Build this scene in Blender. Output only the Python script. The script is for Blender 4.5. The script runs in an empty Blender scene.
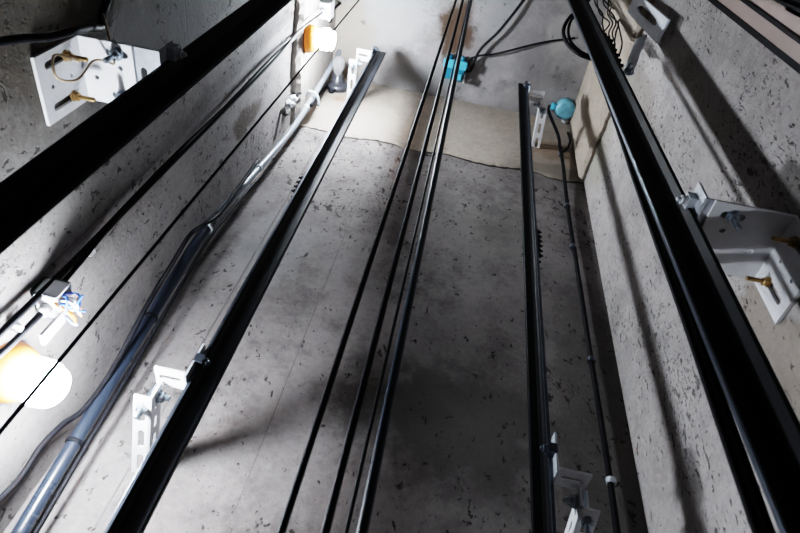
import bpy, bmesh, math, random
from mathutils import Vector, Matrix
from mathutils.geometry import tessellate_polygon
random.seed(7)
C = bpy.context.scene.collection
S, FZ = 0.7, -1.5                      # metres per plan unit, plan height of the pit floor (camera is plan origin)
def W(p): return Vector((p[0]*S, p[1]*S, (p[2]-FZ)*S))
V3 = lambda *a: Vector(a)

# ------------------------------------------------------------------ camera frame (pitched up, rolled)
F, CX, CY = 600.0, 400.0, 266.5
VPT, YAW = (515, -194), math.radians(3)
_v = Vector((VPT[0]-CX, -(VPT[1]-CY), -F)).normalized()
_f = Vector((0, 0, -1)); _h = (_f - _v*_f.dot(_v)).normalized(); _r = _h.cross(_v)
_Y = _h*math.cos(YAW) + _r*math.sin(YAW); _X = _Y.cross(_v)
RM = Matrix((_X, _Y, _v))              # camera vector -> world vector
def at(px, py, ax, val):
    """point of the shaft that lies on the plane axis==val along the sight line through a photo pixel"""
    r = RM @ Vector((px-CX, -(py-CY), -F)); return r*(val/r[ax])
def atx(px, py, v): return at(px, py, 0, v)
def aty(px, py, v): return at(px, py, 1, v)
def atz(px, py, v): return at(px, py, 2, v)

XL, XR, YB, YF, ZC = -1.12, 1.02, 2.0, -0.5, 4.88
ZB = 3.88                               # underside of the ring beam
XBL, XBR, YBB = -1.06, 0.975, 1.982      # faces of the ring beam

# ------------------------------------------------------------------ materials
def newmat(name):
    m = bpy.data.materials.new(name); m.use_nodes = True
    nt = m.node_tree; b = nt.nodes['Principled BSDF']; return m, nt, b
def nd(nt, t, **k):
    n = nt.nodes.new(t)
    for a, v in k.items():
        if a in n.inputs: n.inputs[a].default_value = v
        else: setattr(n, a, v)
    return n
def math_(nt, op, a, b=None, clamp=False):
    n = nt.nodes.new('ShaderNodeMath'); n.operation = op; n.use_clamp = clamp
    for i, x in enumerate((a, b)):
        if x is None: continue
        if isinstance(x, (int, float)): n.inputs[i].default_value = x
        else: nt.links.new(x, n.inputs[i])
    return n.outputs[0]
def ramp(nt, x, lo, hi):
    n = nt.nodes.new('ShaderNodeMapRange'); n.interpolation_type = 'SMOOTHSTEP'
    nt.links.new(x, n.inputs['Value']); n.inputs['From Min'].default_value = lo; n.inputs['From Max'].default_value = hi
    return n.outputs[0]
def mix(nt, fac, a, b, mode='MIX'):
    n = nt.nodes.new('ShaderNodeMix'); n.data_type = 'RGBA'; n.blend_type = mode
    for sock, x in ((n.inputs['Factor'], fac), (n.inputs['A'], a), (n.inputs['B'], b)) if False else ((n.inputs[0], fac), (n.inputs[6], a), (n.inputs[7], b)):
        if isinstance(x, (int, float)): sock.default_value = x
        elif isinstance(x, tuple): sock.default_value = (*x, 1)
        else: nt.links.new(x, sock)
    return n.outputs[2]
def noise(nt, vec, scale, detail=4, rough=.55, dist=0):
    n = nd(nt, 'ShaderNodeTexNoise', Scale=scale, Detail=detail, Roughness=rough, Distortion=dist)
    nt.links.new(vec, n.inputs['Vector']); return n.outputs['Fac']
def stretch(nt, vec, s, rot=(0, 0, 0)):
    n = nt.nodes.new('ShaderNodeMapping'); n.inputs['Scale'].default_value = s; n.inputs['Rotation'].default_value = rot
    nt.links.new(vec, n.inputs['Vector']); return n.outputs[0]
def concrete(name, c1, c2, speck=.6, speck_scale=(26, 26, 26), stains_and_shade=(), bump=.35, clump=2.5, speck_col=(.03, .027, .024), thr=.63, rot=(0, 0, 0), seams=(), cracks=0, blot=.55):
    ALB = .56; c1, c2 = tuple(x*ALB*t for x, t in zip(c1, (1.03, .985, .985))), tuple(x*ALB*t for x, t in zip(c2, (1.03, .985, .985)))
    stains_and_shade = [(p, r, tuple(x*.62 for x in sc_), st) for p, r, sc_, st in stains_and_shade]
    m, nt, b = newmat(name)
    pos = nt.nodes.new('ShaderNodeNewGeometry').outputs['Position']
    big = noise(nt, pos, 1.6, 5, .6, .6); mid = noise(nt, pos, 6, 7, .68); fine = noise(nt, pos, 55, 6, .72)
    col = mix(nt, ramp(nt, big, .36, .64), c1, c2)
    col = mix(nt, math_(nt, 'MULTIPLY', ramp(nt, mid, .42, .70), blot), col, tuple(x*.55 for x in c2))
    col = mix(nt, math_(nt, 'MULTIPLY', ramp(nt, fine, .48, .72), .35), col, tuple(x*.5 for x in c2))
    col = mix(nt, math_(nt, 'MULTIPLY', ramp(nt, fine, .50, .30), .25), col, tuple(min(1, x*1.4) for x in c1))
    for cen, rad, scol, st in stains_and_shade:
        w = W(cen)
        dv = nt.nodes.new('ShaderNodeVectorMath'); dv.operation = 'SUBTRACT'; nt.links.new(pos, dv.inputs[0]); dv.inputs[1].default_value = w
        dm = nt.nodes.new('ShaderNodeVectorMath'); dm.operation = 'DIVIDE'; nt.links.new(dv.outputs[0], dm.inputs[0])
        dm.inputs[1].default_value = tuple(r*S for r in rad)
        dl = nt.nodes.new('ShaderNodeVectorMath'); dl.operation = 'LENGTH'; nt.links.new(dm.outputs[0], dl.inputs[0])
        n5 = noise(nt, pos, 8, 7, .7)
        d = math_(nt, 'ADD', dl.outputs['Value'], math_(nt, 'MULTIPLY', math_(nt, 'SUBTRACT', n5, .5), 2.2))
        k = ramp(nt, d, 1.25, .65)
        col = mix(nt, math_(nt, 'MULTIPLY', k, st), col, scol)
    cl = ramp(nt, noise(nt, pos, clump, 4, .65), .38, .64)
    vec = stretch(nt, pos, speck_scale, rot); spm = None
    for sc_, t_, g_ in ((1.0, thr, .07), (2.3, thr+.01, .09), (.5, thr+.02, .08)):
        sp = noise(nt, vec, sc_, 3, .62, .5)
        th = math_(nt, 'SUBTRACT', sp, math_(nt, 'MULTIPLY', math_(nt, 'SUBTRACT', 1.0, cl), g_))
        q = ramp(nt, th, t_, t_+.06); spm = q if spm is None else math_(nt, 'MAXIMUM', spm, q)
    col = mix(nt, math_(nt, 'MULTIPLY', spm, speck), col, speck_col)
    if cracks:
        n1 = noise(nt, pos, 1.7, 4, .5, .4)
        k = ramp(nt, math_(nt, 'ABSOLUTE', math_(nt, 'SUBTRACT', n1, .5)), .004, .001)
        k = math_(nt, 'MULTIPLY', k, ramp(nt, noise(nt, pos, 3.3, 2), .5, .6))
        col = mix(nt, math_(nt, 'MULTIPLY', k, cracks), col, (.85, .85, .83))
    h = math_(nt, 'ADD', math_(nt, 'MULTIPLY', mid, .6), math_(nt, 'MULTIPLY', fine, .25))
    h = math_(nt, 'SUBTRACT', h, math_(nt, 'MULTIPLY', spm, .35))
    for ax, val, wd in seams:                       # formwork joints
        sx = nt.nodes.new('ShaderNodeSeparateXYZ'); nt.links.new(pos, sx.inputs[0])
        k = ramp(nt, math_(nt, 'ABSOLUTE', math_(nt, 'SUBTRACT', sx.outputs[ax], W((val, val, val))[ax])), wd*S, wd*S*.3)
        k = math_(nt, 'MULTIPLY', k, ramp(nt, mid, .62, .45))
        h = math_(nt, 'SUBTRACT', h, math_(nt, 'MULTIPLY', k, .5)); col = mix(nt, math_(nt, 'MULTIPLY', k, .55), col, tuple(x*.35 for x in c2))
    nt.links.new(col, b.inputs['Base Color'])
    b.inputs['Roughness'].default_value = .88; b.inputs['Specular IOR Level'].default_value = .2
    bp = nd(nt, 'ShaderNodeBump', Strength=bump, Distance=.025); nt.links.new(h, bp.inputs['Height'])
    nt.links.new(bp.outputs[0], b.inputs['Normal'])
    return m
def plain(name, col, rough=.5, metal=0, var=.15, vscale=14, bump=0, spec=.5, coat=0):
    m, nt, b = newmat(name)
    pos = nt.nodes.new('ShaderNodeNewGeometry').outputs['Position']
    n = noise(nt, pos, vscale, 5, .65)
    c = mix(nt, ramp(nt, n, .35, .7), col, tuple(max(0, x*(1-var)) for x in col))
    nt.links.new(c, b.inputs['Base Color'])
    r = math_(nt, 'ADD', math_(nt, 'MULTIPLY', n, .2), rough-.1); nt.links.new(r, b.inputs['Roughness'])
    b.inputs['Metallic'].default_value = metal; b.inputs['Specular IOR Level'].default_value = spec; b.inputs['Coat Weight'].default_value = coat
    if bump:
        bp = nd(nt, 'ShaderNodeBump', Strength=bump, Distance=.003); nt.links.new(noise(nt, pos, 140, 3), bp.inputs['Height']); nt.links.new(bp.outputs[0], b.inputs['Normal'])
    return m
def glow(name, col, e):
    m, nt, b = newmat(name)
    b.inputs['Base Color'].default_value = (.9, .9, .9, 1); b.inputs['Emission Color'].default_value = (*col, 1); b.inputs['Emission Strength'].default_value = e
    return m
BRN = (.12, .075, .045); CRM = (.50, .46, .39); LGT = (.50, .50, .50); DRK = (.11, .105, .10)
M = {}
M['back'] = concrete('concrete_back', (.35, .333, .322), (.255, .242, .232), .97, (46, 46, 30), clump=1.8, thr=.582, blot=.8, seams=[(0, -.86, .006), (0, -.45, .003)], stains_and_shade=[
    (aty(450, 420, 2), (.46, .5, .30), (.12, .112, .106), .75), (aty(390, 400, 2), (.3, .3, .12), DRK, .35), (aty(270, 250, 2), (.20, .3, .4), LGT, .35),  # lower-centre darkening: shade of ropes and rail put into the colour
    (aty(600, 430, 2), (.2, .4, .8), (.14, .13, .12), .5), (aty(480, 230, 2), (.3, .4, .3), (.24, .23, .21), .4)])  # tall dark patch by the right corner: slim rail's shadow painted in
M['beam'] = concrete('concrete_beam', (.52, .47, .40), (.43, .385, .325), .35, (20, 20, 20), thr=.65, bump=.2, blot=.35, stains_and_shade=[
    (aty(345, 100, YBB), (.10, .2, .05), (.30, .13, .05), .6), (aty(550, 150, YBB), (.22, .2, .14), (.28, .18, .11), .5),
    (aty(560, 172, YBB), (.25, .2, .10), (.2, .18, .15), .6), (aty(480, 165, YBB), (.4, .2, .05), (.22, .21, .2), .5)])
M['left'] = concrete('concrete_left', (.35, .337, .325), (.27, .26, .25), .85, (76, 44, 34), thr=.578, clump=3.0, bump=.4, seams=[(2, 2.36, .004), (1, 1.30, .003)], stains_and_shade=[
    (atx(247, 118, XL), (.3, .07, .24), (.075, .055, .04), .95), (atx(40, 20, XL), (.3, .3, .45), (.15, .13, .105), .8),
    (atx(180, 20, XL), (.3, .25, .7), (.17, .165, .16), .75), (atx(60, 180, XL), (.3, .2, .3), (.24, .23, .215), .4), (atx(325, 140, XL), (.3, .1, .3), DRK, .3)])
M['right'] = concrete('concrete_right', (.73, .71, .69), (.60, .585, .565), .7, (84, 84, 40), thr=.58, clump=4, bump=.8, stains_and_shade=[
    (atx(600, 150, XR), (.3, .22, .35), CRM, .8), (atx(770, 350, XR), (.3, .12, .35), (.28, .22, .16), .6), (atx(640, 100, XR), (.3, .14, .5), (.33, .28, .22), .5)])  # brown patches beside the broad rail: its shadow put into the wall colour
M['beam_right'] = concrete('concrete_beam_right', (.68, .61, .51), (.56, .50, .41), .4, (20, 20, 20), thr=.64, bump=.3, blot=.4)
M['beam_left'] = concrete('concrete_beam_left', (.52, .49, .44), (.43, .40, .36), .4, (20, 20, 20), thr=.63, bump=.3)
M['ceil'] = concrete('concrete_ceiling', (.25, .245, .245), (.42, .415, .41), .5, (12, 12, 12), thr=.63, clump=1.5, bump=.4, cracks=0, blot=.9, stains_and_shade=[
    (atz(395, 15, ZC), (.30, .28, .3), (.46, .46, .46), .7), (atz(345, 40, ZC), (.2, .5, .3), (.36, .31, .25), .8),
    (atz(457, 30, ZC), (.13, .24, .3), (.075, .048, .032), .97), (atz(430, 80, ZC), (.4, .12, .3), (.24, .235, .23), .7),
    (atz(560, 35, ZC), (.10, .15, .3), (.40, .38, .36), .7), (atz(500, 15, ZC), (.18, .2, .3), (.33, .33, .33), .6)])
M['floor'] = concrete('concrete_floor', (.10, .095, .09), (.08, .075, .07), .4)
M['white'] = plain('white_paint', (.72, .72, .74), .42, 0, .12, 20, coat=.1)
M['galv'] = plain('galvanised_steel', (.46, .49, .53), .42, .3, .3, 30)
M['galv_lifted'] = plain('galvanised_steel_lifted', (.80, .84, .90), .45, .1, .15, 30)  # galvanised steel with a lightened colour, offsetting the rail's shadow on plate and bar
M['zinc'] = plain('zinc_bolt', (.42, .48, .54), .3, .9, .3, 40)
M['brass'] = plain('yellow_zinc', (.42, .28, .13), .4, .85, .25, 40)
M['black'] = plain('black_paint', (.005, .0055, .007), .55, 0, .4, 10, spec=.10)
M['blackgrey'] = plain('worn_black_paint', (.010, .012, .016), .42, 0, .35, 10, spec=.25)
M['edge'] = plain('machined_edge', (.10, .115, .14), .32, .8, .3, 18)
M['bluesteel'] = plain('blue_reflecting_steel', (.10, .26, .48), .25, .6, .3, 8)
M['rubber'] = plain('black_rubber', (.010, .010, .012), .6, 0, .3, 30, spec=.08)
M['rope'] = plain('greased_rope', (.008, .009, .012), .55, 0, .4, 90, bump=.4, spec=.08)
M['ropeblue'] = plain('blue_grey_rope', (.010, .020, .032), .42, 0, .4, 60, spec=.2)
M['conduit'] = plain('grey_conduit', (.15, .17, .20), .34, 0, .25, 10)
M['conduitdark'] = plain('dark_conduit', (.018, .024, .036), .3, 0, .3, 10, coat=.08)
M['orange'] = plain('orange_plastic', (.80, .22, .03), .4, 0, .1)
M['blue'] = plain('blue_plastic', (.015, .12, .19), .3, 0, .2, 20)
M['cyan'] = plain('pale_cyan_plastic', (.06, .30, .42), .35, 0, .2, 20)
M['palecyan'] = plain('paler_cyan_plastic', (.16, .40, .50), .4, 0, .35, 25)  # paler, greyer version of the cyan plastic
M['pvc'] = plain('grey_pvc', (.55, .57, .60), .4, 0, .1)
M['dark'] = plain('dark_bakelite', (.03, .03, .035), .3)
M['beige'] = plain('beige_paint', (.34, .245, .215), .55, 0, .12, 4)
M['wire'] = plain('tan_wire', (.38, .28, .18), .5, .3)
M['foam'] = plain('dark_dried_foam', (.035, .032, .03), .8, 0, .4, 40, bump=.6)
M['bulb'] = glow('lamp_glow', (.85, .92, 1.0), 510)
M['bulb2'] = glow('lamp_glow_high', (.84, .92, 1.0), 680)
m_, nt_, b_ = newmat('clear_glass'); b_.inputs['Transmission Weight'].default_value = .85; b_.inputs['Roughness'].default_value = .08; b_.inputs['Base Color'].default_value = (.9, .92, .95, 1); M['glass'] = m_
for k, c in dict(w_or=(.75, .25, .05), w_bl=(.08, .18, .6), w_wh=(.8, .8, .8), w_br=(.25, .10, .05)).items(): M[k] = plain(k, c, .4)

# ------------------------------------------------------------------ mesh builder
class MB:
    def __init__(s): s.v, s.f, s.sm = [], [], []
    def add(s, vs, fs, smooth=False):
        o = len(s.v); s.v += [Vector(v) for v in vs]; s.f += [tuple(i+o for i in f) for f in fs]; s.sm += [smooth]*len(fs); return s
    def hexa(s, p):                      # eight corners: bottom loop 0-3, top loop 4-7
        return s.add(p, [(3,2,1,0), (4,5,6,7), (0,1,5,4), (1,2,6,5), (2,3,7,6), (3,0,4,7)])
    def box(s, a, b):
        x0,y0,z0 = (min(a[i], b[i]) for i in range(3)); x1,y1,z1 = (max(a[i], b[i]) for i in range(3))
        return s.hexa([(x0,y0,z0),(x1,y0,z0),(x1,y1,z0),(x0,y1,z0),(x0,y0,z1),(x1,y0,z1),(x1,y1,z1),(x0,y1,z1)])
    def loft(s, rings, closed=True, caps=True, smooth=False):
        n = len(rings[0]); vs = [p for r in rings for p in r]; fs = []
        for k in range(len(rings)-1):
            for i in range(n if closed else n-1):
                j = (i+1) % n; fs.append((k*n+i, k*n+j, (k+1)*n+j, (k+1)*n+i))
        s.add(vs, fs, smooth)
        if caps:
            o = len(s.v)-len(vs)
            s.f.append(tuple(o+i for i in range(n-1, -1, -1))); s.f.append(tuple(o+(len(rings)-1)*n+i for i in range(n))); s.sm += [False, False]
        return s
    def tube(s, pts, r, n=10, caps=True, smooth=True):
        pts = [Vector(p) for p in pts]; rings = []; u = None
        for i, p in enumerate(pts):
            t = ((pts[min(i+1, len(pts)-1)]-pts[max(i-1, 0)])).normalized()
            if u is None:
                u = t.orthogonal().normalized()
            u = (u - t*u.dot(t)).normalized(); w = t.cross(u)
            rr = r[i] if isinstance(r, (list, tuple)) else r
            rings.append([p + (u*math.cos(a)+w*math.sin(a))*rr for a in (2*math.pi*k/n for k in range(n))])
        return s.loft(rings, True, caps, smooth)
    def lathe(s, o, axis, prof, n=24, smooth=True, caps=True):
        o = Vector(o); ax = Vector(axis).normalized(); u = ax.orthogonal().normalized(); w = ax.cross(u)
        return s.loft([[o+ax*h+(u*math.cos(a)+w*math.sin(a))*r for a in (2*math.pi*k/n for k in range(n))] for r, h in prof], True, caps, smooth)
    def plate(s, o, u, v, nrm, outline, holes=()):
        """flat sheet with real holes; outline and holes are 2-D loops in (u, v), thickness along nrm"""
        o, u, v, nrm = Vector(o), Vector(u), Vector(v), Vector(nrm)
        loops = [list(outline)]+[list(h) for h in holes]
        flat = [p for l in loops for p in l]
        tris = tessellate_polygon([[Vector((p[0], p[1], 0)) for p in l] for l in loops])
        N = len(flat); vs = [o+u*p[0]+v*p[1] for p in flat]+[o+u*p[0]+v*p[1]+nrm for p in flat]
        fs = []
        for t in tris: fs += [tuple(t), tuple(i+N for i in reversed(t))]
        k = 0
        for l in loops:
            for i in range(len(l)):
                a, b2 = k+i, k+(i+1) % len(l); fs.append((a, b2, b2+N, a+N))
            k += len(l)
        return s.add(vs, fs)
    def bolt(s, p, d, r=.012, head=.014, shank=.05, back=0, washer=True):
        d = Vector(d).normalized(); p = Vector(p)
        if washer: s.lathe(p, d, [(r*2.0, 0), (r*2.0, .004)], 16, False)
        s.lathe(p+d*.004, d, [(r*1.55, 0), (r*1.7, .002), (r*1.7, head), (r*1.4, head+.002)], 6, False)
        if shank: s.lathe(p-d*back, d, [(r*.85, 0), (r*.85, back+head+shank), (r*.6, back+head+shank+.004)], 10, True)
        return s
    def build(s, name, mat, parent=None, bevel=0, label=None, cat=None, group=None, kind=None, origin=None):
        vs = [W(v) for v in s.v]
        if parent is not None: o = Vector(parent['_o'])
        elif origin is not None: o = W(origin)
        else:
            o = Vector(((min(v.x for v in vs)+max(v.x for v in vs))/2, (min(v.y for v in vs)+max(v.y for v in vs))/2, min(v.z for v in vs)))
        me = bpy.data.meshes.new(name); me.from_pydata([v-o for v in vs], [], s.f)
        bm = bmesh.new(); bm.from_mesh(me); bmesh.ops.recalc_face_normals(bm, faces=bm.faces); bm.to_mesh(me); bm.free()
        me.polygons.foreach_set('use_smooth', s.sm)
        me.materials.append(mat); ob = bpy.data.objects.new(name, me); C.objects.link(ob)
        ob['_o'] = tuple(o)
        if parent is not None:
            ob.parent = parent
            if parent.type == 'EMPTY' or True: ob.location = (0, 0, 0)
        else: ob.location = o
        if bevel:
            bv = ob.modifiers.new('bevel', 'BEVEL'); bv.width = bevel*S; bv.segments = 2; bv.limit_method = 'ANGLE'; bv.angle_limit = math.radians(50)
        tag(ob, label, cat, group, kind); return ob
def tag(o, label=None, cat=None, group=None, kind=None):
    for k, v in (('label', label), ('category', cat), ('group', group), ('kind', kind)):
        if v: o[k] = v
    return o
def thing(name, loc, label, cat, group=None):
    o = bpy.data.objects.new(name, None); C.objects.link(o); o.empty_display_size = .05
    o.location = W(loc); o['_o'] = tuple(W(loc)); return tag(o, label, cat, group)
def smoothpath(pts, k=8):
    pts = [Vector(p) for p in pts]; P = [pts[0]*2-pts[1]]+pts+[pts[-1]*2-pts[-2]]; out = []
    for i in range(1, len(P)-2):
        a, b, c, d = P[i-1:i+3]
        for j in range(k):
            t = j/k; out.append(.5*((2*b)+(c-a)*t+(2*a-5*b+4*c-d)*t*t+(3*b-a-3*c+d)*t**3))
    return out+[pts[-1]]
def slot(cx, cy, w, h, n=5):
    """rounded slot w x h centred at (cx, cy)"""
    r = min(w, h)/2; out = []
    ex, ey = w/2-r, h/2-r
    if ex >= ey: cs = [(cx+ex, cy, -90), (cx-ex, cy, 90)]
    else: cs = [(cx, cy+ey, 0), (cx, cy-ey, 180)]
    for x, y, a0 in cs:
        for i in range(n+1):
            a = math.radians(a0+180*i/n); out.append((x+r*math.cos(a), y+r*math.sin(a)))
    return out
def rect(x0, y0, x1, y1): return [(x0, y0), (x1, y0), (x1, y1), (x0, y1)]

# ------------------------------------------------------------------ setting: shaft walls with a cast ring beam at the top
T = .15
def wavy_wall(mb, o, u, v, n, w, h, nu=40, nv=40, amp=.004):
    """slightly uneven slab: front grid plus a flat back"""
    o, u, v, n = map(Vector, (o, u, v, n))
    g = [[o+u*(w*i/nu)+v*(h*j/nv)+n*(amp*math.sin(i*1.7+j*.9)*math.sin(j*.63+i*.31)) for i in range(nu+1)] for j in range(nv+1)]
    vs = [p for r in g for p in r]; N = nu+1
    fs = [(j*N+i, j*N+i+1, (j+1)*N+i+1, (j+1)*N+i) for j in range(nv) for i in range(nu)]
    mb.add(vs, fs, True)
    b = [o-n*T, o+u*w-n*T, o+u*w+v*h-n*T, o+v*h-n*T]; mb.add(b, [(3, 2, 1, 0)])
    return mb
MB().box((XL-T, YF-T, FZ-T), (XR+T, YB+T, FZ)).build('floor', M['floor'], kind='structure')
MB().box((XL-T, YF-T, ZC), (XR+T, YB+T, ZC+T)).build('ceiling', M['ceil'], kind='structure')
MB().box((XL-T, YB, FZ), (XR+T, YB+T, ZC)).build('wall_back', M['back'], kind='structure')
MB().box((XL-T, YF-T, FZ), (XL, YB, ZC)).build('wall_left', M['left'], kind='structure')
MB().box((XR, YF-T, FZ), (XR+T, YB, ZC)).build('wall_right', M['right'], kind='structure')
MB().box((XL, YF-T, FZ), (XR, YF, ZC)).build('wall_front', M['floor'], kind='structure')
def beam(name, mat, a, b, n, depth, ragged=.011, N=70):
    """projecting band of the upper pour; the lower edge is broken and uneven"""
    a, b, n = Vector(a), Vector(b), Vector(n); rings = []
    for i in range(N+1):
        p = a.lerp(b, i/N); z = ZB+random.uniform(-1, 1)*ragged+.02*math.sin(i*.37)
        q = Vector((p.x, p.y, 0)); lip = depth*random.uniform(.75, 1.0)
        rings.append([q+V3(0,0,ZC), q+V3(0,0,z+.012), q+n*lip*.6+V3(0,0,z), q+n*depth+V3(0,0,z+.03), q+n*depth+V3(0,0,ZC)])
    return MB().loft(rings, True, True).build(name, mat, kind='structure')
beam('trim_1', M['beam'], (XL, YB, 0), (XR, YB, 0), (0, -1, 0), YB-YBB)
beam('trim_2', M['beam_left'], (XL, YB-.03, 0), (XL, YF, 0), (1, 0, 0), XBL-XL)
beam('trim_3', M['beam_right'], (XR, YB-.03, 0), (XR, YF, 0), (-1, 0, 0), XR-XBR)

# ------------------------------------------------------------------ guide rails
def rail(name, f0, f1, sx, fw, bl, ft, bt, label, group, mat, tipmat, ft_parts=True):
    """T-section rail: flange back centre runs f0 -> f1, blade points to sx along x"""
    f0, f1 = Vector(f0), Vector(f1)
    root = thing(name, f0, label, 'guide rail', group)
    h = fw/2
    prof = [(0, -h), (ft*.7, -h), (ft, -h*.55), (ft*1.5, -bt*.75), (ft*2.4, -bt/2), (bl*.97, -bt/2), (bl*.97, bt/2), (ft*2.4, bt/2), (ft*1.5, bt*.75), (ft, h*.55), (ft*.7, h), (0, h)]
    MB().loft([[c+V3(sx*x, y, 0) for x, y in prof] for c in (f0, f1)]).build('rail_body', mat, root, .0015)
    b = MB()
    for c0, c1 in ((f0, f1),):
        b.hexa([c0+V3(sx*bl*.965, -bt*.52, 0), c0+V3(sx*bl*1.02, -bt*.35, 0), c0+V3(sx*bl*1.02, bt*.35, 0), c0+V3(sx*bl*.965, bt*.52, 0),
                c1+V3(sx*bl*.965, -bt*.52, 0), c1+V3(sx*bl*1.02, -bt*.35, 0), c1+V3(sx*bl*1.02, bt*.35, 0), c1+V3(sx*bl*.965, bt*.52, 0)])
    b.build('blade_edge', tipmat, root, .001, label='machined steel edge of the blade')
    return root
def lerpz(f0, f1, z): return f0.lerp(f1, (z-f0.z)/(f1.z-f0.z))
def line_y(p0, p1, y, z0, z1):
    a, b = aty(*p0, y), aty(*p1, y); return lerpz(a, b, z0), lerpz(a, b, z1)
def line_x(p0, p1, x, z0, z1):
    a, b = atx(*p0, x), atx(*p1, x); return lerpz(a, b, z0), lerpz(a, b, z1)
def fishplate(root, f0, f1, z, sx, hh, w, off, mat='black', dirx=None, nb=4, r=.011):
    c = lerpz(f0, f1, z); d = -sx
    p = MB().box(c+V3(0, -w/2, -hh/2), c+V3(d*off, w/2, hh/2)).build('splice_plate', M[mat], root, .002)
    for i in range(nb):
        for s in (-1, 1):
            MB().bolt(c+V3(d*off, s*w*.3, hh*(-.38+.76*i/(nb-1))), (d, 0, 0), r, r*1.1, r*2).build('splice_bolt', M['rubber'], p)

# counterweight rails near the back wall
YC = 1.62
fl, bl_ = .012, .078
LC0, LC1 = line_y((110, 533), (378, 48), YC, FZ, 4.62)
RC0, RC1 = line_y((552, 533), (526, 85), YC, FZ, 4.52)
cwl = rail('guide_rail', LC0, LC1, 1, .075, bl_, fl, .018, 'slim black guide rail left of the hoist ropes, leaning up from the bottom left', None, M['blackgrey'], M['blackgrey'])
cwr = rail('guide_rail', RC0, RC1, -1, .07, .058, fl, .018, 'slim black guide rail right of the hoist ropes, with a bright thin edge', None, M['black'], M['black'])
def edge_strip(root, f0, f1, sx, h, name='lit_edge'):
    MB().hexa([f0+V3(-sx*.001, -h-.004, 0), f0+V3(sx*.010, -h-.004, 0), f0+V3(sx*.010, -h+.004, 0), f0+V3(-sx*.001, -h+.004, 0),
               f1+V3(-sx*.001, -h-.004, 0), f1+V3(sx*.010, -h-.004, 0), f1+V3(sx*.010, -h+.004, 0), f1+V3(-sx*.001, -h+.004, 0)]).build('flange_edge', M['edge'], root, .001, label='bare steel edge of the flange')
edge_strip(cwr, RC0, RC1, -1, .035); edge_strip(cwl, LC0, LC1, 1, .0375)
fishplate(cwl, LC0, LC1, aty(300, 188, YC).z, 1, .17, .06, .006, r=.006)
fishplate(cwr, RC0, RC1, aty(536, 246, YC).z, -1, .26, .06, .006, nb=6, r=.006)
# car rails on the side walls
YR = .785
r1a, r1b = line_x((6, 180), (252, 0), -.885, FZ, 4.7)
R10 = V3(-.866, .785, FZ); R11 = V3(-.866, .785, 4.72)
car1 = rail('car_guide_rail', R10, R11, 1, .105, .082, .016, .02, 'broad black guide rail crossing the upper left corner', None, M['black'], M['black'])
R30, R31 = lerpz(V3(.790, .91, .8), V3(.711, .91, 2.97), FZ), lerpz(V3(.790, .91, .8), V3(.711, .91, 2.97), 4.75)
car2 = rail('car_guide_rail', R30, R31, -1, .115, .085, .018, .018, 'broad black guide rail running down the right side of the picture', None, M['black'], M['edge'])
fishplate(car2, R30, R31, 3.15, -1, .5, .10, .012, nb=6, r=.010)

# ------------------------------------------------------------------ hoist ropes
for (p0, p1, y, r, lab, mt) in [
    ((281, 533), (456, 0), 1.00, .0072, 'taut black hoist rope, leftmost of the four in the middle', 'rope'),
    ((325, 533), (463, 0), 1.00, .0078, 'taut black hoist rope, second from the left of the four in the middle', 'rope'),
    ((346, 533), (469, 0), 1.10, .0042, 'thinnest dark rope, beside the thick blue grey one', 'rope'),
    ((362, 533), (471, 0), 1.04, .0105, 'thick blue grey rope, rightmost of the four in the middle', 'ropeblue')]:
    a, b = line_y(p0, p1, y, FZ, ZC)
    path = [a.lerp(b, i/60) for i in range(61)]
    MB().tube(path, r, 10).build('hoist_rope', M[mt], None, label=lab, cat='rope', group='hoist ropes down the middle of the shaft')

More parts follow.
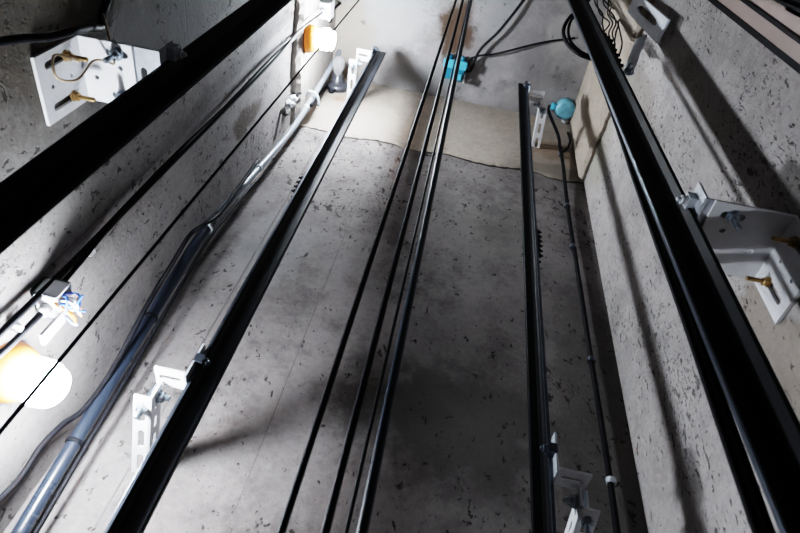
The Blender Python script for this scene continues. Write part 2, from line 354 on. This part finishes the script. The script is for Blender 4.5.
# ------------------------------------------------------------------ brackets of the car rails (seen from below)
def car_bracket(sx, wallx, railx, y0, y1, z, drop, label, yr, frac):
    """wall angle: leg hanging down the wall + horizontal leg; galvanised rail angle bolted above it"""
    root = thing('rail_bracket', (wallx, (y0+y1)/2, z-drop), label, 'bracket')
    t = .010; w = y1-y0; L = abs(railx-wallx)
    u = V3(sx, 0, 0)
    wl = L*frac
    MB().plate((wallx+sx*.003, y0, z), (0, 1, 0), (0, 0, -1), (sx*t, 0, 0), rect(0, 0, w, drop),
               [slot(w*.18, drop*.52, .022, drop*.62), slot(w*.80, drop*.52, .022, drop*.62), slot(w*.5, drop*.3, .013, .013), slot(w*.5, drop*.75, .013, .013)]).build('wall_leg', M['white'], root, .001)
    MB().plate((wallx+sx*.003, y0, z), u, (0, 1, 0), (0, 0, t), rect(0, 0, wl, w),
               [slot(wl*.72, w*.16, .07, .022), slot(wl*.72, w*.84, .07, .022), slot(wl*.28, w*.6, .016, .016), slot(wl*.75, w*.38, .016, .016)]).build('support_leg', M['white'], root, .001)
    g0 = wl*.52
    ga = MB().plate((wallx+sx*g0, y0+w*.02, z+t+.001), u, (0, 1, 0), (0, 0, t*.8), rect(0, 0, L-g0, w*.96),
               [slot(L-g0-.055, w*.5, .02, w*.4)])
    ga.plate((railx, y0+w*.02, z+t), (0, 1, 0), (0, 0, 1), (-sx*t*.8, 0, 0), rect(0, 0, w*.96, .10), [])
    ga.build('rail_angle', M['galv'], root, .001, label='galvanised steel angle behind the rail')
    for yy in (y0+w*.16, y0+w*.84):
        MB().bolt((wallx+sx*wl*.74, yy, z), (0, 0, -1), .010, .012, .05, .03).build('bolt', M['zinc'], root, label='zinc plated bolt')
    for yy in (y0+w*.18, y0+w*.80):
        MB().bolt((wallx+sx*(.003+t), yy, z-drop*.35), (sx, 0, 0), .008, .012, .05, .01).build('anchor_bolt', M['brass'], root, label='brass coloured anchor bolt')
    for yy in (yr-.070,):
        c = MB().box((railx-sx*.004, yy-.02, z+.055), (railx+sx*.024, yy+.02, z+.095)); c.bolt((railx+sx*.024, yy, z+.075), (sx, 0, 0), .009, .010, .014)
        c.build('rail_clip', M['galv'], root, .001, label='bright steel clip holding the rail flange')
    return root
zb1 = 1.625
car_bracket(1, XL, R10.x-.001, .69, .885, zb1, .20, 'white steel rail bracket with brass anchors in the upper left corner', YR, .68)
zb2 = 1.58
rx2 = lerpz(R30, R31, zb2)
car_bracket(-1, XR, rx2.x+.001, .785, 1.02, zb2, .20, 'white steel rail bracket with zinc bolts at the right edge', rx2.y, .90)

# upper right bracket: slotted grey plate with a bar to the rail
root = thing('rail_bracket', atx(650, 40, .97), 'small grey slotted steel bracket high on the right wall', 'bracket')
pc = [atx(627, 12, .952), atx(656, 43, .952), atx(662, 22, .952), atx(636, -8, .952)]
u = (pc[1]-pc[0]); v = (pc[3]-pc[0])
MB().plate(pc[0], u, v, (.012, 0, 0), rect(0, 0, 1, 1), [slot(.52, .55, .62, .34)]).build('slotted_plate', M['galv_lifted'], root, .001)
MB().plate(pc[0]+V3(.012, 0, 0), u, V3(.010, 0, 0), v.normalized()*.012, rect(0, 0, 1, 1)).build('wall_leg', M['galv'], root, .001)
zt = 3.0; ra = lerpz(R30, R31, zt)
b0, b1 = atx(642, 38, .947), aty(628, 74, ra.y+.03)
d = (b1-b0); wv = d.cross(V3(.35, 0, 1)).normalized()*.030; tv = d.cross(wv).normalized()*.010
MB().hexa([b0-wv, b0+wv, b0+wv+tv, b0-wv+tv, b1-wv, b1+wv, b1+wv+tv, b1-wv+tv]).build('tie_bar', M['galv_lifted'], root, .001)
MB().bolt(b1-d.normalized()*.02, (-.2, -1, -.3), .013, .016, .03).build('bolt', M['zinc'], root)

# ------------------------------------------------------------------ brackets of the counterweight rails
def cw_bracket(rx, sx, z, label, length=.38, wide=.06, tall=.075, v=(.10, -.12)):
    """slotted white angle from the back wall, cross angle with a wide slot, clips on the rail flange; sx points from rail to bracket"""
    t = .008
    root = thing('counterweight_rail_bracket', (rx+sx*.09, YB, z), label, 'bracket', 'white slotted brackets of the slim guide rails')
    y0 = YB-length; xa = rx+sx*.095
    # horizontal leg with slots along y
    hs = [slot(wide*.5, k, .022, .085) for k in (length*.2, length*.52, length*.84)]
    dv = V3(sx*v[0], 1, v[1])
    MB().plate((xa, y0, z), (sx, 0, 0), dv, (0, 0, t), rect(0, 0, wide, length), hs).build('slotted_leg', M['white'], root, .001)
    vs_ = [slot(k, tall*.5, .05, .016) for k in (length*.16, length*.38, length*.6, length*.82)]
    MB().plate((xa, y0, z), dv, (0, 0, 1), (sx*t, 0, 0), rect(0, 0, length, tall), vs_).build('upright_leg', M['white'], root, .001)
    # cross angle
    yc = YC-.06; zc = z+tall+.004
    MB().plate((rx+sx*.004, yc, zc), (sx, 0, 0), (0, 1, 0), (0, 0, t), rect(0, 0, .115, .085), [slot(.065, .042, .075, .022)]).build('cross_leg', M['white'], root, .001)
    MB().plate((rx+sx*.003, yc-.01, zc-.02), (0, 1, 0), (0, 0, 1), (sx*t, 0, 0), rect(0, 0, .12, .15), [slot(.06, .1, .05, .018)]).build('rail_plate', M['galv'], root, .001)
    MB().bolt((xa+sx*.035, y0+.05, z), (0, 0, -1), .012, .014, .03, tall+.02).build('bolt', M['zinc'], root)
    MB().bolt((xa-sx*.001, y0+.03, z+tall*.5), (-sx, 0, 0), .012, .014, .02).build('bolt', M['zinc'], root)
    for yy in (YC-.055, YC+.055):
        c = MB().box((rx+sx*.011, yy-.016, zc+.05), (rx-sx*.02, yy+.016, zc+.085)); c.bolt((rx-sx*.02, yy, zc+.068), (-sx, 0, 0), .008, .008, .01)
        c.build('rail_clip', M['edge'], root, .001)
    return root
def cwb(z, rail0, rail1, sx, label, **k):
    c = lerpz(rail0, rail1, z); return cw_bracket(c.x, sx, z, label, **k)
cwb(1.125, LC0, LC1, -1, 'white slotted bracket by the lower left lamp, behind the left slim rail')
cwb(4.36, LC0, LC1, -1, 'white slotted bracket at the top of the left slim rail, by the unlit bulb', v=(.0, .10))
cwb(4.22, RC0, RC1, 1, 'white slotted bracket at the top of the right slim rail', v=(.12, .15))
cwb(1.07, RC0, RC1, 1, 'white slotted bracket at the bottom of the right slim rail')

# ------------------------------------------------------------------ lamps
def lamp(name, base, tip, R, label, mat, cfl=True, power=1):
    base, tip = Vector(base), Vector(tip); ax = (tip-base).normalized(); L = (tip-base).length
    root = thing(name, base, label, 'lamp', 'lit lamps on the left wall')
    MB().lathe(base, ax, [(R*.2, 0), (R*1.25, 0), (R*1.3, L*.08), (R*1.18, L*.22), (R*1.02, L*.34), (R*.6, L*.37), (R*.5, L*.3)], 28, True).build('lamp_holder', M['orange'], root, label='orange plastic lamp holder')
    g = MB(); u = ax.orthogonal().normalized(); w = ax.cross(u); pts = []
    turns = 3.6; n = int(turns*16)
    for i in range(n+1):
        t = i/n; a = 2*math.pi*turns*t; rr = R*(.60+.16*math.sin(math.pi*t))*(1 if t < .82 else 1-(t-.82)*2.0)
        pts.append(base+ax*(L*(.42+.52*t))+(u*math.cos(a)+w*math.sin(a))*rr)
    g.tube(pts, R*.235, 8)
    g.lathe(base, ax, [(R*.45, L*.33), (R*.56, L*.5), (R*.56, L*.75), (R*.4, L*.93), (R*.1, L*.96)], 14)
    g.build('bulb', mat, root, label='glowing white spiral bulb')
    return root
b1_, t1_ = atx(8, 372, XL), None
bp = atx(6, 371, XL); tp = Vector((XL+.20, bp.y, bp.z)); 
tp = at(58, 388, 0, XL+.20)
lamp('wall_lamp', bp, bp.lerp(tp, 1.0), .070, 'glowing lamp in an orange holder at the lower left edge', M['bulb'])
bp2 = atx(306, 38, XBL); tp2 = atx(336, 40, XBL+.20)
lamp('wall_lamp', bp2, tp2, .074, 'glowing lamp in an orange holder high in the left corner', M['bulb2'])

# unlit bulb on the back beam
sb = aty(337, 88, YBB); root = thing('bulb_socket', sb, 'unlit clear bulb in a black socket below the upper lamp', 'lamp')
MB().lathe(sb, (0, -1, 0), [(.095, 0), (.095, .03), (.07, .05), (.045, .055), (.042, .11), (.036, .115)], 28).build('socket', M['dark'], root)
MB().lathe(sb+V3(0, -.105, 0), (0, -1, 0), [(.026, 0), (.028, .03), (.045, .07), (.052, .10), (.044, .135), (.02, .152), (.004, .156)], 24).build('bulb', M['glass'], root)

# ------------------------------------------------------------------ junction box with loose wires by the lower lamp
jx = XL+.085
q = [atx(60, 294, jx), atx(76, 283, jx), atx(76, 317, jx), atx(60, 325, jx)]
y0, y1 = q[0].y, q[3].y; z0, z1 = (q[0].z+q[3].z)/2, (q[1].z+q[2].z)/2
root = thing('junction_box', (XL, (y0+y1)/2, z0), 'open grey junction box with loose coloured wires above the lower lamp', 'junction box')
t = .008; b = MB()
b.box((XL+.001, y0, z0), (XL+.011, y1, z1)); b.box((XL+.001, y0, z0), (jx, y0+t, z1)); b.box((XL+.001, y1-t, z0), (jx, y1, z1)); b.box((XL+.001, y0, z0), (jx, y1, z0+t)); b.box((XL+.001, y0, z1-t), (jx, y1, z1))
b.build('box_body', M['pvc'], root, .001)
MB().box((jx-.006, y1-.035, z0-.10), (jx+.004, y1+.005, z0+.006)).build('box_cover', M['pvc'], root, .001)
MB().lathe((XL+.045, (y0+y1)/2, z0), (0, 0, -1), [(.018, 0), (.018, .03), (.013, .032)], 14).build('cable_gland', M['pvc'], root)
for i in range(16):
    a = V3(XL+.03, random.uniform(y0+.02, y1-.02), random.uniform(z0+.02, z1-.02))
    c = V3(jx+random.uniform(.0, .05), random.uniform(y0, y1+.03), random.uniform(z0-.01, z1))
    mid = a.lerp(c, .5)+V3(.03, random.uniform(-.04, .04), random.uniform(-.03, .03))
    MB().tube(smoothpath([a, mid, c], 6), .0042, 6).build('wire', M[random.choice(['w_or', 'w_bl', 'w_wh', 'w_or', 'w_br', 'w_bl'])], root)
# small white box above the upper lamp
c = atx(321, 8, XBL)
root = thing('junction_box', c, 'small white junction box above the upper lamp', 'junction box')
MB().box(c+V3(.001, -.055, -.06), c+V3(.07, .055, .06)).build('box_body', M['pvc'], root, .006)
MB().box(c+V3(.07, -.06, -.065), c+V3(.082, .06, .065)).build('box_lid', M['white'], root, .003)
MB().lathe(c+V3(.035, 0, -.06), (0, 0, -1), [(.02, 0), (.02, .03), (.014, .032)], 14).build('cable_gland', M['pvc'], root)

# ------------------------------------------------------------------ cables on the left wall
def cable(pts, r, mat, name, label, group=None, k=8, cat='cable', n=8, parts=()):
    o = MB().tube(smoothpath(pts, k), r, n).build(name, M[mat], label=label, cat=cat, group=group); return o
xA = XL+.03
a0, a1 = line_x((0, 334), (331, 0), xA, FZ, ZC)
cable([a0.lerp(a1, i/24)+V3(0, .006*math.sin(i*1.3), 0) for i in range(25)], .0105, 'rubber', 'cable', 'thick black cable up the left wall, passing the grey junction box', k=4)
a0, a1 = line_x((0, 345), (345, 0), xA-.005, FZ, ZC)
jb = V3(XL+.045, (q[0].y+q[3].y)/2, z0-.03)
cable([lerpz(a0, a1, FZ), lerpz(a0, a1, .3), lerpz(a0, a1, .75), jb+V3(-.005, .0, -.15), jb+V3(0, 0, .004)], .010, 'rubber', 'cable', 'short black cable rising into the bottom of the grey junction box')
cable([V3(XL+.04, y0+.03, z1-.004), V3(XL+.04, y0+.03, z1+.04), atx(85, 257, xA+.01), atx(110, 227, xA+.01), atx(152, 184, xA+.012), atx(271, 63, xA+.05), atx(300, 30, XBL+.02), c+V3(.035, 0, -.09)], .0075, 'rubber', 'cable', 'black cable rising from the top of the grey junction box to the white box')
cable([c+V3(.05, .055, .02), c+V3(.06, .10, .06), atx(335, 8, XBL+.03), atx(350, -6, XBL+.03), V3(XBL+.03, 1.2, ZC)], .010, 'rubber', 'cable', 'black cable leaving the white junction box toward the ceiling')
# thin rope in front of the lamps
xg = -.82
a0, a1 = line_x((0, 432), (359, 0), xg, FZ, ZC)
MB().tube([a0.lerp(a1, i/40) for i in range(41)], .0052, 8).build('governor_rope', M['rope'], label='thin taut dark rope in front of both lit lamps', cat='rope')
# ties on the cables
for nm, p, lab in (('cable_tie', atx(89, 251, xA), 'white cable tie on the thick cable above the grey junction box'), ('cable_tie', atx(16, 328, xA-.004), 'white cable tie left of the grey junction box')):
    MB().lathe(p+V3(0, 0, -.008), (0, 0, 1), [(.014, 0), (.019, .001), (.019, .016), (.014, .017)], 14).build(nm, M['white'], label=lab, cat='cable tie', group='white cable ties')

# conduit in the left corner and the cable strapped to it
def corner(px, py, off): return atx(px, py, XL+off)
cp = [corner(13, 545, .075), corner(75, 442, .075), corner(130, 352, .07), corner(178, 272, .07), corner(207, 228, .07), corner(250, 178, .075), corner(290, 132, .085), corner(316, 92, XBL-XL+.05), corner(336, 58, XBL-XL+.05), corner(343, 44, XBL-XL+.05)]
cp = [p if p.y < YB-.05 else p*((YB-.05)/p.y) for p in cp]
path = smoothpath(cp, 10); ks = 42
root = thing('conduit', path[0], 'thick grey conduit running up the left corner', 'conduit')
MB().tube(path[:ks+1], .025, 16).build('lower_length', M['conduitdark'], root, label='dark blue grey length of the conduit')
MB().tube(path[ks:], .019, 16).build('upper_length', M['conduit'], root, label='pale grey length of the conduit')
for i in (10, 24, 40, 52, 66):
    p, d = path[i], (path[i+1]-path[i]).normalized()
    MB().lathe(p-d*.012, d, [(.015, 0), (.030 if i < 42 else .024, .002), (.030 if i < 42 else .024, .016), (.015, .018)], 20).build('strap', M['galv' if i > 30 else 'rubber'], root)
cc = [corner(-6, 505, .02), corner(20, 478, .02), corner(40, 448, .02), corner(62, 425, .03), corner(85, 408, .05), corner(112, 370, .07), corner(150, 300, .10), corner(172, 264, .06), corner(190, 235, .04), corner(205, 224, .09), corner(222, 210, .10), corner(258, 160, .10)]
cc = [p if p.y < YB-.02 else p*((YB-.02)/p.y) for p in cc]
cable(cc, .010, 'rubber', 'cable', 'loose black cable strapped alongside the corner conduit')
cc2 = [p+V3(.05, -.012, 0) for p in cp[0:6]]
cable(cc2, .008, 'rubber', 'cable', 'thin black cable lying along the outside of the corner conduit')
# conduit clip by the socket
p = path[68]
root = thing('conduit_clip', p, 'bent steel conduit clip beside the unlit bulb', 'clip')
MB().tube(smoothpath([p+V3(-.05, .0, .03), p+V3(-.02, -.05, .02), p+V3(.04, -.04, 0), p+V3(.06, .03, -.01)], 6), .011, 8).build('clip_band', M['galv'], root)
# feed cable of the unlit bulb
cable([path[66]+V3(.03, -.02, 0), aty(326, 87, YBB-.03), aty(331, 92, YBB-.02), sb+V3(0, -.02, -.09)], .012, 'rubber', 'cable', 'short cable from the conduit to the unlit bulb socket')

# dried foam / mortar lumps along the corner
def lump(p, r, name, label, mat, seed, group):
    rnd = random.Random(seed); b = bmesh.new(); bmesh.ops.create_icosphere(b, subdivisions=2, radius=1)
    mb = MB(); mb.add([Vector(p)+Vector((v.co.x*r[0], v.co.y*r[1], v.co.z*r[2]))*rnd.uniform(.65, 1.25) for v in b.verts], [tuple(v.index for v in f.verts) for f in b.faces]); b.free()
    mb.build(name, M[mat], label=label, cat='lump', group=group)

# ------------------------------------------------------------------ loose cable and tie wire by the upper left bracket
cable([atx(-15, 44, XL+.05), atx(20, 39, XL+.06), atx(50, 37, XL+.07), atx(75, 31, XL+.075), atx(92, 28, XL+.05), atx(101, 27, XL+.010), atx(103, 14, XL+.009), atx(110, -8, XL+.009)], .011, 'rubber', 'cable', 'black cable bending over the upper left bracket')
ab = V3(XL+.05, .70+.2*.18, zb1-.07)
cable([ab, ab+V3(.01, -.03, -.05), ab+V3(.0, -.05, -.10), ab+V3(.01, .0, -.12), ab+V3(.02, .03, -.05), ab+V3(.03, .0, .02), V3(-1.02, .74, zb1-.02), V3(-.985, .73, zb1-.03), atx(103, 14, XL+.03)], .0035, 'wire', 'tie_wire', 'thin tan wire looped around the bracket bolts at the upper left', cat='wire', n=6)

# ------------------------------------------------------------------ ceiling box and its cable
cb = atz(455, 66, ZC)
root = thing('ceiling_box', cb, 'teal blue plastic box on the ceiling behind the ropes', 'junction box')
MB().box(cb+V3(-.085, -.07, -.10), cb+V3(.085, .08, -.001)).build('box_body', M['blue'], root, .008)
MB().box(cb+V3(-.095, -.085, -.125), cb+V3(.095, -.02, -.10)).build('box_lid', M['cyan'], root, .005)
MB().box(cb+V3(.02, .01, -.135), cb+V3(.07, .06, -.10)).build('box_latch', M['cyan'], root, .004)
MB().box(cb+V3(.088, .02, -.10), cb+V3(.098, .09, -.003)).build('mounting_plate', M['pvc'], root, .001)
for dx in (-.05, .05): MB().lathe(cb+V3(dx, -.07, -.05), (0, -1, 0), [(.022, 0), (.022, .03), (.014, .032)], 14).build('cable_gland', M['blue'], root)
cable([cb+V3(.085, 0, -.05), cb+V3(.13, -.01, -.055), atz(480, 50, ZC-.06), atz(500, 30, ZC-.06), atz(526, -3, ZC-.04), atz(545, -30, ZC-.02)], .0105, 'rubber', 'cable', 'black cable from the blue ceiling box toward the top edge')
cable([cb+V3(.085, .02, -.07), atz(472, 58, ZC-.06), atz(500, 53, ZC-.05), atz(540, 43, ZC-.03), atz(575, 38, ZC-.01)], .0075, 'rubber', 'cable', 'thin dark strand standing in for a shadow line across the ceiling from the blue box')  # dark strand added to draw a shadow line on the ceiling

# ------------------------------------------------------------------ round box in the right corner, drop cable, small cables
rb = atz(565, 107, ZC)
root = thing('round_junction_box', rb, 'round pale blue junction box in the upper right corner', 'junction box')
MB().lathe(rb, (0, 0, -1), [(.06, 0), (.080, 0), (.080, .05), (.075, .055), (.083, .06), (.080, .075), (.06, .085), (.02, .087)], 28).build('box_body', M['palecyan'], root)
MB().lathe(rb+V3(-.080, .0, -.035), (-1, 0, 0), [(.03, -.01), (.03, .035), (.02, .04)], 14).build('cable_gland', M['cyan'], root)
MB().lathe(rb+V3(.03, .08, -.035), (0, 1, 0), [(.028, -.01), (.028, .03), (.02, .035)], 14).build('cable_gland', M['pvc'], root)
dc = [rb+V3(-.11, .0, -.035), rb+V3(-.135, .03, -.05), aty(558, 135, YB-.07), aty(560, 148, YB-.06), aty(563, 165, YB-.05), aty(568, 210, YB-.03), aty(579, 280, YB-.03), aty(590, 353, YB-.03), aty(604, 440, YB-.03), aty(618, 540, YB-.03), aty(628, 640, YB-.03)]
cable(dc, .0125, 'rubber', 'cable', 'black cable dropping down the back wall from the round blue box', k=10)
MB().tube(smoothpath([rb+V3(.03, .11, -.035), rb+V3(.05, .15, -.08), aty(570, 139, YB-.06), aty(568, 147, YB-.05), aty(562, 153, YB-.055)], 8), .0085, 8).build('cable', M['rubber'], label='short cable looping out of the round blue box', cat='cable')
for px, py, w in ((561, 155, 0), (567, 206, 1), (573, 247, 2), (591, 360, 3), (611, 481, 4)):
    p = aty(px, py, YB-.03)
    lab = ['highest', 'second highest', 'middle', 'second lowest', 'lowest'][w]
    MB().lathe(p+V3(0, 0, -.012), (0, 0, 1), [(.012, 0), (.02, .001), (.02, .022), (.012, .023)], 14).build('cable_clip', M['edge' if w < 4 else 'galv'], label='%s clip on the black cable down the back wall' % lab, cat='clip', group='clips on the back wall cable')

# cable loops, clamp and cable bundle by the right car rail
cl = aty(597, 64, 1.0)
root = thing('cable_clamp', cl, 'dark steel clamp holding cables beside the right broad rail', 'clamp')
MB().box(cl+V3(-.014, -.02, -.10), cl+V3(.014, .02, .06)).build('clamp_body', M['edge'], root, .004)
MB().bolt(cl+V3(0, -.03, .03), (0, -1, 0), .014, .014, .02).build('bolt', M['zinc'], root)
for i, (off, lab) in enumerate(((0, 'outer loop of black cable beside the top of the right broad rail'), (5, 'inner loop of black cable beside the top of the right broad rail'))):
    cable([aty(592-off*.3, -4, .96), aty(584, 6+off*.4, .97), aty(570+off*.5, 17+off*.3, .98), aty(563.5+off, 30, .99), aty(567+off*.8, 43-off*.2, .99), aty(579+off*.3, 54-off*.5, .99), aty(592, 59-off*.4, 1.0), cl+V3(0, .0, .06)], .011 if i == 0 else .008, 'rubber', 'cable', lab, group='cable loops by the right rail')
for i, (dx, lab) in enumerate(((-.032, 'leftmost thin cable running down behind the right broad rail'), (-.012, 'middle thin cable running down behind the right broad rail'), (.008, 'rightmost thin cable running down behind the right broad rail'))):
    a, b = line_y((757+i*7, 533), (600+i*3, 80), 1.0, FZ, cl.z-.05)
    cable([a.lerp(b, j/12)+V3(.002*math.sin(j*2+i), 0, 0) for j in range(13)], .0075, 'rubber' if i != 1 else 'conduitdark', 'cable', lab, group='cables beside the right rail', k=4)
rnd = random.Random(3)
for i in range(6):
    x0 = 597+i*3
    k = lambda x, y: aty(x, y, .99+.004*i)
    cable([k(x0-3, -3), k(x0+rnd.uniform(-3, 5), 5), k(x0+4+rnd.uniform(-4, 6), 14), k(x0+6+rnd.uniform(-4, 5), 23), k(x0+4+rnd.uniform(-3, 7), 33), k(x0+6+rnd.uniform(-3, 5), 44), k(x0+7, 56)], .0048, 'rubber', 'cable', 'thin black cable in the tangle behind the top of the right broad rail', group='tangle of thin cables')

# ------------------------------------------------------------------ beige steel posts at the top right
def strip_on(x, pix, th):
    p = [atx(a, b, x) for a, b in pix]; return [*p, *[k+V3(th, 0, 0) for k in p]]
root = thing('door_post', atx(800, 40, .97), 'beige steel door post with a black edge in the upper right corner', 'post')
def band(name, l0, l1, r0, r1, mat, x, th, lab=None):
    c = []
    for p0, p1 in ((l0, l1), (r0, r1)):
        a, b = atx(*p0, x), atx(*p1, x); c += [lerpz(a, b, FZ), lerpz(a, b, 4.3)]
    c = [c[0], c[1], c[3], c[2]]
    MB().hexa([*c, *[k+V3(th, 0, 0) for k in c]]).build(name, M[mat], root, .002, label=lab)
band('rubber_edge', (707, 0), (800, 75), (716, 0), (800, 64), 'rubber', .95, .02, 'black rubber edge strip')
band('post_face', (717, 0), (800, 65), (741, 0), (800, 44), 'beige', .95, .02, None)
band('joint', (739, 0), (800, 45), (746, 0), (800, 40), 'rubber', .944, .006, 'dark joint between the faces')
band('post_face', (745, 0), (800, 41), (774, 0), (800, 14), 'beige', .95, .02, None)
band('rubber_edge', (774, 0), (800, 14), (780, 0), (800, 8), 'rubber', .95, .02, 'dark seam')

# ------------------------------------------------------------------ mortar lumps
for i, (px, py) in enumerate(((297, 93), (293, 99), (299, 86), (290, 104), (285, 112))):
    lump(atx(px, py, XL+.03), (.03, .03, .035), 'mortar_lump', 'rough lump of spilled mortar beside the upper end of the corner conduit', 'pvc' if i % 2 else 'foam', i, 'mortar lumps in the left corner')

# ------------------------------------------------------------------ camera, world, view
cam = bpy.data.cameras.new('camera'); co = bpy.data.objects.new('camera', cam); C.objects.link(co)
cam.sensor_width = 36; cam.lens = F/800*36; cam.clip_start = .02
co.matrix_world = Matrix.Translation(W((0, 0, 0))) @ RM.to_4x4()
cam.dof.use_dof = True; cam.dof.focus_distance = 2.6*S; cam.dof.aperture_fstop = 4.8
bpy.context.scene.camera = co
w = bpy.data.worlds.new('world'); bpy.context.scene.world = w; w.use_nodes = True
w.node_tree.nodes['Background'].inputs[0].default_value = (.5, .55, .62, 1); w.node_tree.nodes['Background'].inputs[1].default_value = .02
sc = bpy.context.scene
sc.view_settings.view_transform = 'Filmic'; sc.view_settings.look = 'High Contrast'; sc.view_settings.exposure = 0.1
for o in list(bpy.data.objects):
    if '_o' in o.keys(): del o['_o']
